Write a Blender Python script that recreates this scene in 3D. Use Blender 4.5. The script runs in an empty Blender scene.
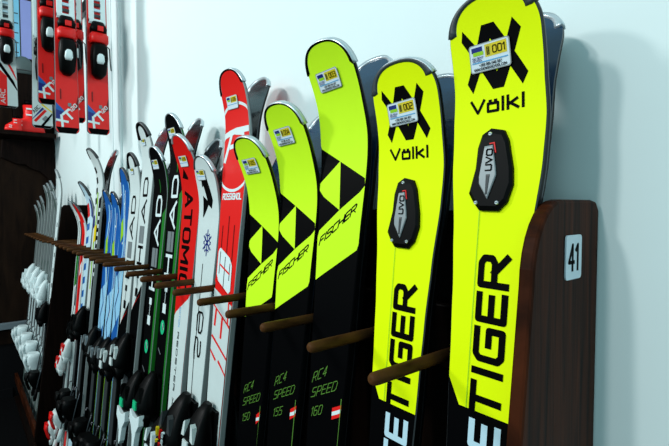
import bpy, bmesh, math, random
from mathutils import Vector, Matrix
random.seed(7)
C = bpy.context.scene.collection
pi = math.pi
EYE = 1.42

# ------------------------------------------------------------------ materials
def lin(c):
    c = c / 255.0
    return c / 12.92 if c <= .04045 else ((c + .055) / 1.055) ** 2.4
M = {}
def mat(name, rgb, rough=.45, spec=.5, metal=0., noise=0., scale=40., bump=0., coat=0.):
    m = bpy.data.materials.new(name); m.use_nodes = True
    nt = m.node_tree; b = nt.nodes['Principled BSDF']
    col = tuple(lin(c) for c in rgb) + (1,)
    b.inputs['Base Color'].default_value = col
    b.inputs['Roughness'].default_value = rough
    b.inputs['Metallic'].default_value = metal
    b.inputs['Specular IOR Level'].default_value = spec
    b.inputs['Coat Weight'].default_value = coat
    b.inputs['Coat Roughness'].default_value = .12
    tc = nt.nodes.new('ShaderNodeTexCoord')
    nz = nt.nodes.new('ShaderNodeTexNoise'); nz.inputs['Scale'].default_value = scale
    nz.inputs['Detail'].default_value = 4
    nt.links.new(tc.outputs['Object'], nz.inputs['Vector'])
    if noise:
        mx = nt.nodes.new('ShaderNodeMix'); mx.data_type = 'RGBA'
        mx.inputs[6].default_value = tuple(c * (1 - noise) for c in col[:3]) + (1,)
        mx.inputs[7].default_value = tuple(min(1, c * (1 + noise)) for c in col[:3]) + (1,)
        nt.links.new(nz.outputs['Fac'], mx.inputs[0]); nt.links.new(mx.outputs[2], b.inputs['Base Color'])
    if bump:
        bp = nt.nodes.new('ShaderNodeBump'); bp.inputs['Strength'].default_value = bump
        bp.inputs['Distance'].default_value = .002
        nt.links.new(nz.outputs['Fac'], bp.inputs['Height']); nt.links.new(bp.outputs['Normal'], b.inputs['Normal'])
    M[name] = m
    return m
def wood(name, dark, light, stretch=(60, 60, 3.0), rough=.45, knots=True):
    m = bpy.data.materials.new(name); m.use_nodes = True
    nt = m.node_tree; b = nt.nodes['Principled BSDF']; L = nt.links.new
    tc = nt.nodes.new('ShaderNodeTexCoord'); mp = nt.nodes.new('ShaderNodeMapping')
    mp.inputs['Scale'].default_value = stretch
    L(tc.outputs['Object'], mp.inputs['Vector'])
    n1 = nt.nodes.new('ShaderNodeTexNoise'); n1.inputs['Scale'].default_value = 1.6
    n1.inputs['Detail'].default_value = 6; n1.inputs['Distortion'].default_value = .8
    L(mp.outputs['Vector'], n1.inputs['Vector'])
    r = nt.nodes.new('ShaderNodeValToRGB')
    r.color_ramp.elements[0].position = .32; r.color_ramp.elements[1].position = .72
    r.color_ramp.elements[0].color = tuple(lin(c) for c in dark) + (1,)
    r.color_ramp.elements[1].color = tuple(lin(c) for c in light) + (1,)
    L(n1.outputs['Fac'], r.inputs['Fac'])
    out = r.outputs['Color']
    if knots:
        m2 = nt.nodes.new('ShaderNodeMapping'); m2.inputs['Scale'].default_value = (1, 12, 5)
        L(tc.outputs['Object'], m2.inputs['Vector'])
        vo = nt.nodes.new('ShaderNodeTexVoronoi'); vo.inputs['Scale'].default_value = 1.3
        L(m2.outputs['Vector'], vo.inputs['Vector'])
        r2 = nt.nodes.new('ShaderNodeValToRGB')
        r2.color_ramp.elements[0].position = .02; r2.color_ramp.elements[1].position = .09
        r2.color_ramp.elements[0].color = (.25, .22, .2, 1); r2.color_ramp.elements[1].color = (1, 1, 1, 1)
        L(vo.outputs['Distance'], r2.inputs['Fac'])
        mx = nt.nodes.new('ShaderNodeMix'); mx.data_type = 'RGBA'; mx.blend_type = 'MULTIPLY'
        mx.inputs[0].default_value = 1
        L(out, mx.inputs[6]); L(r2.outputs['Color'], mx.inputs[7]); out = mx.outputs[2]
    L(out, b.inputs['Base Color'])
    b.inputs['Roughness'].default_value = rough; b.inputs['Specular IOR Level'].default_value = .05
    bp = nt.nodes.new('ShaderNodeBump'); bp.inputs['Strength'].default_value = .25; bp.inputs['Distance'].default_value = .001
    L(n1.outputs['Fac'], bp.inputs['Height']); L(bp.outputs['Normal'], b.inputs['Normal'])
    M[name] = m
    return m

mat('neon_yellow', (234, 254, 2), .55, .08, noise=.02)
mat('neon_green_yellow', (206, 252, 36), .55, .08, noise=.02)
mat('black', (2, 2, 3), .5, .04)
mat('black_matte', (2, 2, 3), .6, .04)
mat('black_plastic', (3, 3, 3), .45, .10)
mat('white', (222, 236, 236), .4, .35)
mat('offwhite', (205, 216, 214), .5, .3, noise=.05)
mat('cool_white', (190, 220, 232), .45, .3)
mat('grey', (120, 128, 130), .4, .4)
mat('dark_grey', (52, 56, 58), .4, .4)
mat('silver', (200, 210, 214), .28, .6, metal=.55)
mat('grey_metal', (150, 156, 158), .35, .5, metal=.3)
mat('steel', (78, 82, 86), .3, .6, metal=.85, noise=.1)
mat('protector_grey', (58, 66, 68), .4, .4, noise=.15)
mat('base_navy', (20, 54, 82), .16, .6, coat=.3)
mat('base_grey', (34, 38, 42), .14, .7, noise=.1, coat=.4)
mat('base_black', (16, 18, 20), .18, .5, coat=.3)
mat('red', (224, 22, 18), .35, .35)
mat('bright_red', (235, 28, 24), .35, .35)
mat('dark_red', (120, 10, 10), .4, .3)
mat('blue', (22, 92, 170), .35, .4, noise=.1)
mat('light_blue', (96, 168, 214), .4, .35)
mat('pale_blue', (150, 205, 235), .4, .3)
mat('deep_blue', (20, 36, 120), .35, .4)
mat('green', (26, 118, 34), .4, .35)
mat('mint_green', (30, 190, 130), .4, .35)
mat('lime', (150, 205, 30), .4, .35)
mat('yellow', (232, 206, 30), .4, .3)
mat('gold', (212, 196, 60), .4, .3)
mat('label_white', (214, 228, 236), .35, .3)
mat('lettering_green', (92, 140, 52), .4, .3)
mat('teal_grey', (84, 100, 96), .4, .3)
mat('side_light', (150, 157, 155), .4, .4)
mat('side_dark', (8, 9, 10), .45, .15)
mat('wall_paint', (228, 241, 240), .75, .2, noise=.012, scale=18, bump=.12)
mat('trim_paint', (228, 240, 240), .5, .3)
mat('carpet', (10, 10, 11), .95, .05, noise=.4, scale=120, bump=.6)
mat('ledge_grey', (110, 122, 128), .5, .3)
mat('dark_wall', (12, 12, 14), .8, .1, noise=.2, scale=6)
mat('poster_blue', (120, 186, 214), .5, .3, noise=.15, scale=14)
mat('poster_lavender', (142, 150, 208), .5, .3, noise=.08, scale=6)
mat('helmet_grey', (74, 88, 88), .45, .4, noise=.1)
wood('rack_wood', (24, 10, 5), (74, 34, 16), (9, 55, 2.2))
wood('rack_wood_dark', (10, 5, 4), (24, 14, 10), (4, 40, 3))
wood('peg_wood', (52, 30, 15), (100, 64, 34), (30, 6, 30), knots=False)
wood('partition_wood', (18, 11, 8), (36, 24, 16), (10, 12, 2.0), rough=.6)

# ------------------------------------------------------------------ object helpers
def tag(o, label=None, cat=None, group=None, kind=None):
    if label: o['label'] = label
    if cat: o['category'] = cat
    if group: o['group'] = group
    if kind: o['kind'] = kind
    return o
def link(name, me, parent=None):
    o = bpy.data.objects.new(name, me); C.objects.link(o)
    if parent: o.parent = parent
    return o
def empty(name, loc, rot=(0, 0, 0)):
    o = bpy.data.objects.new(name, None); C.objects.link(o)
    o.location = loc; o.rotation_euler = rot; o.empty_display_size = .05
    return o
class MB:
    def __init__(s): s.v = []; s.f = []; s.m = []; s.mats = []; s.smooth = []
    def mi(s, m):
        if m not in s.mats: s.mats.append(m)
        return s.mats.index(m)
    def face(s, pts, m, smooth=False):
        n = len(s.v); s.v += [tuple(p) for p in pts]; s.f.append(tuple(range(n, n + len(pts))))
        s.m.append(s.mi(m)); s.smooth.append(smooth)
    def box(s, x0, x1, y0, y1, z0, z1, m):
        p = [(x, y, z) for x in (x0, x1) for y in (y0, y1) for z in (z0, z1)]
        for q in ((0, 1, 3, 2), (4, 6, 7, 5), (0, 4, 5, 1), (2, 3, 7, 6), (0, 2, 6, 4), (1, 5, 7, 3)):
            s.face([p[i] for i in q], m)
    def rings(s, rings, m, cap=True, smooth=True, mfun=None):
        n0 = len(s.v); k = len(rings[0])
        for r in rings: s.v += [tuple(p) for p in r]
        for i in range(len(rings) - 1):
            for j in range(k):
                a = n0 + i * k + j; b = n0 + i * k + (j + 1) % k
                s.f.append((a, b, b + k, a + k)); s.m.append(s.mi(mfun(i, j) if mfun else m)); s.smooth.append(smooth)
        if cap:
            s.f.append(tuple(n0 + j for j in range(k))[::-1]); s.m.append(s.mi(mfun(0, 0) if mfun else m)); s.smooth.append(False)
            s.f.append(tuple(n0 + (len(rings) - 1) * k + j for j in range(k))); s.m.append(s.mi(mfun(len(rings) - 2, 0) if mfun else m)); s.smooth.append(False)
    def tube(s, path, r, m, k=10):
        path = [Vector(p) for p in path]; rings = []
        for i, p in enumerate(path):
            t = (path[min(i + 1, len(path) - 1)] - path[max(i - 1, 0)]).normalized()
            a = Vector((0, 0, 1)) if abs(t.z) < .9 else Vector((1, 0, 0))
            e1 = t.cross(a).normalized(); e2 = t.cross(e1)
            rr = r[i] if isinstance(r, (list, tuple)) else r
            rings.append([p + e1 * math.cos(2 * pi * j / k) * rr + e2 * math.sin(2 * pi * j / k) * rr for j in range(k)])
        s.rings(rings, m)
    def prism(s, poly, ax, a0, a1, m, mcap=None):
        """poly of 2-D points extruded along axis ax ('x','y') between a0 and a1"""
        def P(q, a): return (a, q[0], q[1]) if ax == 'x' else (q[0], a, q[1])
        n = len(poly)
        for i in range(n):
            j = (i + 1) % n
            s.face([P(poly[i], a0), P(poly[j], a0), P(poly[j], a1), P(poly[i], a1)], m)
        s.face([P(q, a0) for q in poly][::-1], mcap or m); s.face([P(q, a1) for q in poly], mcap or m)
    def build(s, name, parent=None, bevel=0.):
        me = bpy.data.meshes.new(name); me.from_pydata(s.v, [], s.f)
        for m in s.mats: me.materials.append(M[m])
        me.polygons.foreach_set('material_index', s.m)
        me.polygons.foreach_set('use_smooth', s.smooth)
        bm = bmesh.new(); bm.from_mesh(me)
        bmesh.ops.remove_doubles(bm, verts=bm.verts, dist=1e-6)
        bm.to_mesh(me); bm.free(); me.update()
        o = link(name, me, parent)
        if bevel:
            b = o.modifiers.new('bevel', 'BEVEL'); b.width = bevel; b.segments = 2; b.limit_method = 'ANGLE'
            b.angle_limit = .7
        return o

# ------------------------------------------------------------------ stroke lettering
def G(w, *lines): return (w, lines)
GL = {
 'A': G(.8, [(0,0),(.4,1),(.8,0)], [(.14,.33),(.66,.33)]),
 'B': G(.7, [(0,0),(0,1),(.56,1),(.68,.88),(.68,.64),(.56,.52),(0,.52)], [(.56,.52),(.7,.4),(.7,.12),(.58,0),(0,0)]),
 'W': G(1.0, [(0,1),(.25,0),(.5,.8),(.75,0),(1,1)]),
 'C': G(.72, [(.72,1),(.1,1),(0,.88),(0,.12),(.1,0),(.72,0)]),
 'D': G(.76, [(0,0),(0,1),(.56,1),(.76,.8),(.76,.2),(.56,0),(0,0)]),
 'E': G(.66, [(.66,1),(0,1),(0,0),(.66,0)], [(0,.5),(.6,.5)]),
 'F': G(.64, [(.64,1),(0,1),(0,0)], [(0,.5),(.55,.5)]),
 'G': G(.78, [(.78,1),(.12,1),(0,.86),(0,.14),(.12,0),(.78,0),(.78,.52),(.4,.52)]),
 'H': G(.76, [(0,0),(0,1)], [(.76,0),(.76,1)], [(0,.5),(.76,.5)]),
 'I': G(.12, [(.06,0),(.06,1)]),
 'L': G(.6, [(0,1),(0,0),(.6,0)]),
 'M': G(.95, [(0,0),(0,1),(.475,.3),(.95,1),(.95,0)]),
 'N': G(.78, [(0,0),(0,1),(.78,0),(.78,1)]),
 'O': G(.8, [(.14,0),(0,.16),(0,.84),(.14,1),(.66,1),(.8,.84),(.8,.16),(.66,0),(.14,0)]),
 'P': G(.7, [(0,0),(0,1),(.56,1),(.7,.88),(.7,.56),(.56,.44),(0,.44)]),
 'R': G(.76, [(0,0),(0,1),(.6,1),(.74,.88),(.74,.58),(.6,.46),(0,.46)], [(.36,.46),(.76,0)]),
 'S': G(.72, [(.7,1),(.1,1),(0,.9),(0,.6),(.1,.52),(.62,.48),(.72,.4),(.72,.1),(.62,0),(.0,0)]),
 'T': G(.8, [(0,1),(.8,1)], [(.4,1),(.4,0)]),
 'U': G(.76, [(0,1),(0,.14),(.12,0),(.64,0),(.76,.14),(.76,1)]),
 'V': G(.78, [(0,1),(.39,0),(.78,1)]),
 'X': G(.78, [(0,0),(.78,1)], [(0,1),(.78,0)]),
 'K': G(.72, [(0,0),(0,1)], [(0,.42),(.66,1)], [(.2,.58),(.72,0)]),
 'o': G(.6, [(0,0),(0,.66),(.6,.66),(.6,0),(0,0)], [(.12,.86),(.16,.86)], [(.44,.86),(.48,.86)]),
 'l': G(.1, [(.05,0),(.05,1)]),
 'k': G(.56, [(0,0),(0,1)], [(0,.3),(.5,.7)], [(.14,.42),(.56,0)]),
 '0': G(.6, [(.1,0),(0,.14),(0,.86),(.1,1),(.5,1),(.6,.86),(.6,.14),(.5,0),(.1,0)]),
 '1': G(.3, [(.0,.8),(.22,1),(.22,0)]),
 '2': G(.6, [(0,1),(.5,1),(.6,.88),(.6,.6),(.5,.5),(.1,.46),(0,.36),(0,0),(.6,0)]),
 '3': G(.6, [(0,1),(.5,1),(.6,.88),(.6,.62),(.48,.52),(.15,.52)], [(.48,.52),(.6,.4),(.6,.12),(.5,0),(0,0)]),
 '4': G(.62, [(.46,0),(.46,1),(0,.3),(.62,.3)]),
 '5': G(.6, [(.6,1),(0,1),(0,.56),(.5,.56),(.6,.44),(.6,.12),(.5,0),(0,0)]),
 '6': G(.6, [(.56,1),(.1,1),(0,.86),(0,.12),(.1,0),(.5,0),(.6,.12),(.6,.44),(.5,.55),(0,.55)]),
 '7': G(.58, [(0,1),(.58,1),(.2,0)]),
 '8': G(.6, [(.1,0),(0,.12),(0,.4),(.1,.52),(.5,.52),(.6,.4),(.6,.12),(.5,0),(.1,0)], [(.1,.52),(0,.64),(0,.88),(.1,1),(.5,1),(.6,.88),(.6,.64),(.5,.52)]),
 '9': G(.6, [(.04,0),(.5,0),(.6,.14),(.6,.88),(.5,1),(.1,1),(0,.88),(0,.56),(.1,.45),(.6,.45)]),
 '+': G(.6, [(0,.5),(.6,.5)], [(.3,.2),(.3,.8)]), '.': G(.12, [(.04,.03),(.08,.03)]), '-': G(.4, [(0,.5),(.4,.5)]),
 ' ': G(.3)}
def strokes(text, o, ex, ey, th, gap=.26):
    """polygons of a line of text; o start of base line, ex whole-length vector, ey cap-height vector, th stroke width"""
    tot = sum(GL[c][0] for c in text) + gap * (len(text) - 1)
    x = 0; out = []
    def m(p): return (o[0] + ex[0] * p[0] / tot + ey[0] * p[1], o[1] + ex[1] * p[0] / tot + ey[1] * p[1])
    for c in text:
        w, lines = GL[c]
        for ln in lines: out += line([m((x + a, b)) for a, b in ln], th)
        x += w + gap
    return out
def line(pts, th, sq=True):
    out = []; n = len(pts); closed = math.hypot(pts[0][0] - pts[-1][0], pts[0][1] - pts[-1][1]) < 1e-9
    if sq and th > .0016:
        for q in (pts[:-1] if closed else pts[1:-1]): out.append(disc(q[0], q[1], th / 2, n=10))
    for i, (a, b) in enumerate(zip(pts, pts[1:])):
        dx, dy = b[0] - a[0], b[1] - a[1]; l = math.hypot(dx, dy) or 1e-6; dx /= l; dy /= l
        e0 = th / 2 if sq and (i == 0 and not closed or th <= .0016) else 0
        e1 = th / 2 if sq and (i == n - 2 and not closed or th <= .0016) else 0
        ax, ay = a[0] - dx * e0, a[1] - dy * e0; bx, by = b[0] + dx * e1, b[1] + dy * e1; nx, ny = -dy * th / 2, dx * th / 2
        out.append([(ax + nx, ay + ny), (bx + nx, by + ny), (bx - nx, by - ny), (ax - nx, ay - ny)])
    return out
def rrect(cx, cy, w, h, r=0., ang=0.):
    pts = []
    for sx, sy, a0 in ((1, 1, 0), (-1, 1, 90), (-1, -1, 180), (1, -1, 270)):
        for k in range(4 if r else 1):
            a = math.radians(a0 + 30 * k)
            pts.append((sx * (w / 2 - r) + r * math.cos(a), sy * (h / 2 - r) + r * math.sin(a)))
    ca, sa = math.cos(ang), math.sin(ang)
    return [(cx + x * ca - y * sa, cy + x * sa + y * ca) for x, y in pts]
def disc(cx, cy, rx, ry=None, n=20):
    ry = ry or rx
    return [(cx + rx * math.cos(2 * pi * i / n), cy + ry * math.sin(2 * pi * i / n)) for i in range(n)]

# ------------------------------------------------------------------ ski geometry
ZB = .12; AL = math.atan(.1); Y0 = .46 + .1 * (ZB - 1.30)
STD = [(.10, .057), (.14, .059), (.19, .0575), (.27, .050), (.34, .0455), (.42, .0425), (.55, .038), (.8, .0345), (1.1, .037)]
OLD = [(.10, .055), (.15, .058), (.22, .0565), (.30, .0525), (.38, .049), (.46, .047), (.6, .041), (.8, .0355), (1.1, .037)]
SPEC = {}
class Ski:
    def __init__(s, ztop, vt=.16, phi=.5, prof=STD, sc=1., a=.055, p=2.3, zb=ZB, straight=False):
        s.L = (ztop - zb) / math.cos(AL); s.vt = vt; s.phi = phi; s.a = a; s.p = p; s.sc = sc
        s.prof = [q for q in prof if q[0] < s.L - .15] + [(s.L - .1, .047), (s.L, .045)]
    def w(s, v):
        P = s.prof
        def ip(v):
            if v <= P[0][0]: return P[0][1]
            for i in range(len(P) - 1):
                if v <= P[i + 1][0]:
                    t = (v - P[i][0]) / (P[i + 1][0] - P[i][0]); t = t * t * (3 - 2 * t) * .5 + t * .5
                    return P[i][1] + (P[i + 1][1] - P[i][1]) * t
            return P[-1][1]
        w = ip(v) * s.sc
        if v < s.a: w *= max(0, 1 - (1 - max(v, 0) / s.a) ** s.p) ** (1 / s.p)
        if v > s.L - .015: w *= math.sqrt(max(0, 1 - ((v - s.L + .015) / .022) ** 2))
        return max(w, .004)
    def t(s, v): return .005 + .009 * min(1, max(0, v) / .5)
    def pt(s, u, v, off=0.):
        if v >= s.vt: y, z, a = 0., -v, 0.
        else:
            R = s.vt / s.phi; a = s.phi * (1 - v / s.vt); y = -R * (1 - math.cos(a)); z = -s.vt + R * math.sin(a)
        return (u, y + off * math.cos(a), s.L + z + off * math.sin(a))
    def fill(s, mb, poly, m, off, step=.012, ins=.0014):
        vs = [q[1] for q in poly]; v0 = max(min(vs), 0.0006); v1 = min(max(vs), s.L)
        if v1 <= v0: return
        rows = sorted(set([v0, v1] + [v for v in vs if v0 < v < v1]))
        fine = []
        for a, b in zip(rows, rows[1:]):
            st = step if a > s.vt else .006
            if a < s.a: st = .003
            if a > .4: st = .06
            k = max(1, int(math.ceil((b - a) / st)))
            fine += [a + (b - a) * i / k for i in range(k)]
        fine.append(rows[-1]); n = len(poly)
        for a, b in zip(fine, fine[1:]):
            if b - a < 1e-7: continue
            mid = (a + b) / 2; xs = []
            for i in range(n):
                p, q = poly[i], poly[(i + 1) % n]
                if (p[1] <= mid) != (q[1] <= mid):
                    f = lambda v: p[0] + (q[0] - p[0]) * (v - p[1]) / (q[1] - p[1])
                    xs.append((f(mid), f(a), f(b)))
            xs.sort()
            wa, wb = s.w(a) - ins, s.w(b) - ins
            for l, r in zip(xs[::2], xs[1::2]):
                ca = lambda u: max(-wa, min(wa, u)); cb = lambda u: max(-wb, min(wb, u))
                la, ra, lb, rb = ca(l[1]), ca(r[1]), cb(l[2]), cb(r[2])
                if ra - la < 1e-6 and rb - lb < 1e-6: continue
                mb.face([s.pt(la, a, off), s.pt(lb, b, off), s.pt(rb, b, off), s.pt(ra, a, off)], m)
    def rowsv(s):
        r = [s.a * (1 - math.cos(pi / 2 * i / 14)) for i in range(15)]
        v = s.a
        while v < .45: v += .012; r.append(v)
        while v < s.L - .07: v += .05; r.append(v)
        r += [s.L - .015, s.L - .009, s.L - .004, s.L]
        return sorted(set(x for x in r if x <= s.L))
    def body(s, parent, top='black', side='side_dark', edge='steel', base='base_black', gfx=(), bevel=None, name='ski_body'):
        SPEC[parent.name] = (s, top, side, base)
        mb = MB(); rings = []
        for v in s.rowsv():
            w = s.w(v); t = s.t(v); b = .0013
            rings.append([s.pt(x, v, o) for x, o in ((-w + b, 0), (-w, b), (-w, t - .002), (-w, t), (w, t), (w, t - .002), (w, b), (w - b, 0))])
        ms = [bevel or side, side, edge, base, edge, side, bevel or side, top]
        mb.rings(rings, top, mfun=lambda i, j: ms[j], smooth=False)
        for k, (polys, m) in enumerate(gfx):
            if polys and not isinstance(polys[0], list): polys = [polys]
            for i, p in enumerate(polys): s.fill(mb, p, m, -.00022 * (k + 1) - .000004 * (i % 9))
        return mb.build(name, parent)
    def protector(s, parent, vl, vr, inner='black', outer='silver', wi=.006, label=None, name='tip_protector', horn=0.):
        vs = [vl * (i / 14) ** 1.6 for i in range(14, -1, -1)]; pts = [(-s.w(v), v) for v in vs]
        vs = [vr * (i / 14) ** 1.6 for i in range(0, 15)]; pts += [(s.w(v), v) for v in vs]
        n = len(pts); rings = []
        for i, (u, v) in enumerate(pts):
            a = pts[max(0, i - 1)]; b = pts[min(n - 1, i + 1)]
            tx, ty = b[0] - a[0], b[1] - a[1]; l = math.hypot(tx, ty); nx, ny = -ty / l, tx / l      # inward normal
            f = abs(i - (n - 1) / 2) / ((n - 1) / 2); ww = wi * (.55 + 1.0 * f * f * (1 if horn == 0 else horn))
            if i in (0, n - 1): ww *= .35
            t = s.t(v)
            rings.append([s.pt(u + nx * ww, v + ny * ww, -.0006), s.pt(u - nx * .0008, v - ny * .0008, -.0014),
                          s.pt(u - nx * .0022, v - ny * .0022, t * .5), s.pt(u - nx * .0010, v - ny * .0010, t + .0035),
                          s.pt(u + nx * ww, v + ny * ww, t + .001)])
        mb = MB(); mb.rings(rings, outer, mfun=lambda i, j: inner if j == 0 else outer)
        o = mb.build(name, parent)
        if label: o['label'] = label
        return o
    def sticker(s, parent, num, cu=-.005, cv=.066, ang=0., w=.050, h=.030, detail=True):
        mb = MB(); ca, sa = math.cos(ang), math.sin(ang)
        def T(poly): return [(cu + x * ca - y * sa, cv + x * sa + y * ca) for x, y in poly]
        def R(x0, x1, y0, y1): return T([(x0 * w, y0 * h), (x1 * w, y0 * h), (x1 * w, y1 * h), (x0 * w, y1 * h)])
        ps = [(T(rrect(0, 0, w, h, .003)), 'side_light'), (T(rrect(0, 0, w * .95, h * .93, .0026)), 'label_white')]
        ps += [(R(-.10, .43, -.42, .02), 'gold'), (R(.06, .42, -.38, -.02), 'yellow'), (R(-.43, -.16, -.40, -.22), 'deep_blue'),
               (R(-.40, -.14, -.23, -.10), 'lime'), (R(-.44, .44, .13, .17), 'light_blue')]
        for k, (p, m) in enumerate(ps): s.fill(mb, p, m, -.0024 - .0001 * k, ins=-.002)
        def txt(t, x, y, lx, hy, th, m='black'):
            for i, p in enumerate(strokes(t, (x * w, y * h), (lx * w, 0), (0, -hy * h), th)):
                s.fill(mb, T(p), m, -.0034 - .000004 * (i % 9), ins=-.002)
        txt(num, .10, -.08, .29, .24, .0010)
        for x in (-.05, -.01): s.fill(mb, R(x, x + .022, -.34, -.05), 'black', -.0034)
        if detail:
            txt('SKI RENT', -.42, .02, .27, .07, .0004, 'deep_blue'); txt('SCHOOL', -.42, .11, .24, .07, .0004, 'deep_blue')
            txt('+359 896 646 667', -.26, .30, .55, .085, .0005); txt('WWW.SNOWSKISCHOOL.COM', -.40, .43, .80, .08, .0005)
        for p in (R(.435, .44, 0, .01),): pass
        o = mb.build('rental_sticker', parent); o['label'] = 'white rental sticker numbered ' + num
        return o

def loft(mb, secs, m, k=16, mf=None, e=.55):
    """secs: (z, halfwidth, y_front(outward, negative), y_back, xc)"""
    rings = []
    for z, hw, yf, yb, xc in secs:
        cy = (yf + yb) / 2; hy = abs(yf - yb) / 2
        r = []
        for j in range(k):
            a = 2 * pi * j / k; c, sn = math.cos(a), math.sin(a)
            r.append((xc + hw * math.copysign(abs(c) ** e, c), cy + hy * math.copysign(abs(sn) ** e, sn), z))
        rings.append(r)
    mb.rings(rings, m, mfun=mf)

BCACHE = {}
def binding(parent, s, body='black_plastic', accent='white', acc2=None, size=1., ctr=None, lab=None, brake=True, text=False, wing=None):
    """ski binding in the ski's own coordinates (z up the ski, -y outward)"""
    ctr = ctr if ctr is not None else s.L * .485
    q = size
    mb = MB()
    mb.box(-.028 * q, .028 * q, -.010, .0, ctr - .24 * q, ctr + .24 * q, body)
    mb.box(-.020 * q, .020 * q, -.012, -.0101, ctr - .10 * q, ctr + .12 * q, 'dark_grey')
    pl = mb.build('binding_plate', parent, .002)
    # toe piece
    z = ctr + .15 * q; mb = MB()
    loft(mb, [(z - .012 * q, .030 * q, -.050 * q, -.0105, 0), (z + .004 * q, .040 * q, -.058 * q, -.0105, 0), (z + .030 * q, .038 * q, -.060 * q, -.0105, 0),
              (z + .062 * q, .029 * q, -.050 * q, -.0105, 0), (z + .088 * q, .020 * q, -.034 * q, -.0105, 0), (z + .104 * q, .012 * q, -.022 * q, -.0105, 0)], body)
    for sx in (-1, 1):
        loft(mb, [(z - .028 * q, .005 * q, -.046 * q, -.030 * q, sx * .034 * q), (z - .008 * q, .009 * q, -.052 * q, -.026 * q, sx * .033 * q), (z + .008 * q, .008 * q, -.056 * q, -.028 * q, sx * .030 * q)], body)
    tp = mb.build('toe_piece', parent)
    mb = MB(); mb.box(-.012 * q, .012 * q, -.0625 * q, -.058 * q, z + .010 * q, z + .032 * q, accent)
    for sx in (-1, 1):
        mb.prism([(sx * .016 * q, z + .036 * q), (sx * .030 * q, z + .034 * q), (sx * .022 * q, z + .064 * q), (sx * .014 * q, z + .070 * q)], 'y', -.0585 * q, -.048 * q, acc2 or accent)
    a = mb.build('toe_cover', tp); a['label'] = (lab or 'light') + ' inlay on the toe piece'
    if wing:
        mb = MB(); mb.prism([(sx_ * q, z + dz_ * q) for sx_, dz_ in ((-.036, .0), (-.012, -.012), (.014, -.010), (.040, .006), (.041, -.022), (.022, -.045), (.014, -.085), (.002, -.098), (-.004, -.060), (-.020, -.038), (-.038, -.026))], 'y', -.060 * q, -.046 * q, wing)
        wo = mb.build('toe_wing', tp, .001); wo['label'] = 'white fork shaped wing under the toe piece'
    if text:
        mb = MB()
        for x, m_, t_ in ((-.022, 'yellow', '13'), (-.004, 'red', '12'), (.010, 'white', '120')):
            for p in strokes(t_, (x * q, z + .002), (0, .032 * q), (-.007 * q, 0), .0008): mb.prism(p, 'y', -.064 * q, -.059 * q, m_)
        mb.build('scale_marking', tp)
    # heel piece with lever
    z = ctr - .17 * q; mb = MB()
    loft(mb, [(z - .075 * q, .016 * q, -.020, -.0105, 0), (z - .050 * q, .026 * q, -.045 * q, -.0105, 0), (z - .010 * q, .034 * q, -.070 * q, -.0105, 0),
              (z + .022 * q, .036 * q, -.076 * q, -.0105, 0), (z + .040 * q, .030 * q, -.066 * q, -.020, 0)], body)
    hp = mb.build('heel_piece', parent)
    mb = MB()
    loft(mb, [(z - .058 * q, .010 * q, -.064 * q, -.052 * q, 0), (z - .040 * q, .015 * q, -.074 * q, -.058 * q, 0), (z + .0 * q, .020 * q, -.088 * q, -.074 * q, 0), (z + .030 * q, .026 * q, -.086 * q, -.070 * q, 0)], accent)
    a = mb.build('heel_lever', hp); a['label'] = (lab or 'light') + ' heel lever'
    if brake:
        for sx in (-1, 1):
            mb = MB(); x = sx * (.046 * q)
            mb.tube([(sx * .030 * q, -.012, ctr - .10 * q), (x, -.014, ctr - .105 * q), (x, -.020, ctr - .13 * q), (x, -.030, ctr - .20 * q), (x, -.034, ctr - .25 * q)], .0028, 'steel', 8)
            loft(mb, [(ctr - .28 * q, .004, -.042, -.030, x), (ctr - .26 * q, .0065, -.044, -.026, x), (ctr - .215 * q, .005, -.036, -.022, x)], body, 10)
            mb.build('brake_arm', parent)
    return pl

def copy_tree(o, parent=None, skip=()):
    c = o.copy(); C.objects.link(c); c.parent = parent
    for ch in list(o.children):
        if ch.name.split('.')[0] in skip: continue
        copy_tree(ch, c, skip)
    return c

# rigid base line of each pair of skis
GAP = .0295
def stand_front(o, X, zb=ZB): o.location = (X, .46 + .1 * (zb - 1.30), zb); o.rotation_euler = (-AL, 0, 0)
def stand_back(o, X, zb=ZB, dx=-.008):
    n = (0, math.cos(AL) * GAP, -math.sin(AL) * GAP)
    o.location = (X + dx, .46 + .1 * (zb - 1.30) + n[1], zb + n[2] * 0); o.rotation_euler = (AL, 0, pi)

PAIRS = 'pairs of skis standing in the wall rack'
def racer_front(X, name, label): 
    e = empty('ski', (0, 0, 0)); stand_front(e, X); tag(e, label, 'ski', PAIRS); return e
def back_of(e, X, label):
    """rear ski of a pair: same ski, base to base with the front one, so its dark base shows"""
    b = copy_tree(e, None, ('rental_sticker', 'ski_body', 'tip_protector', 'vibration_damper')); stand_back(b, X); tag(b, label, 'ski', PAIRS)
    f, top, side, base = SPEC[e.name]
    k = Ski(1.6, f.vt, .38, OLD, f.sc, f.a, f.p); k.L = f.L; k.prof = f.prof
    k.body(b, top, 'side_dark', 'steel', base)
    k.protector(b, .03, .03, 'silver', 'silver', .006, 'silver tip cap')
    return b

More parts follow.
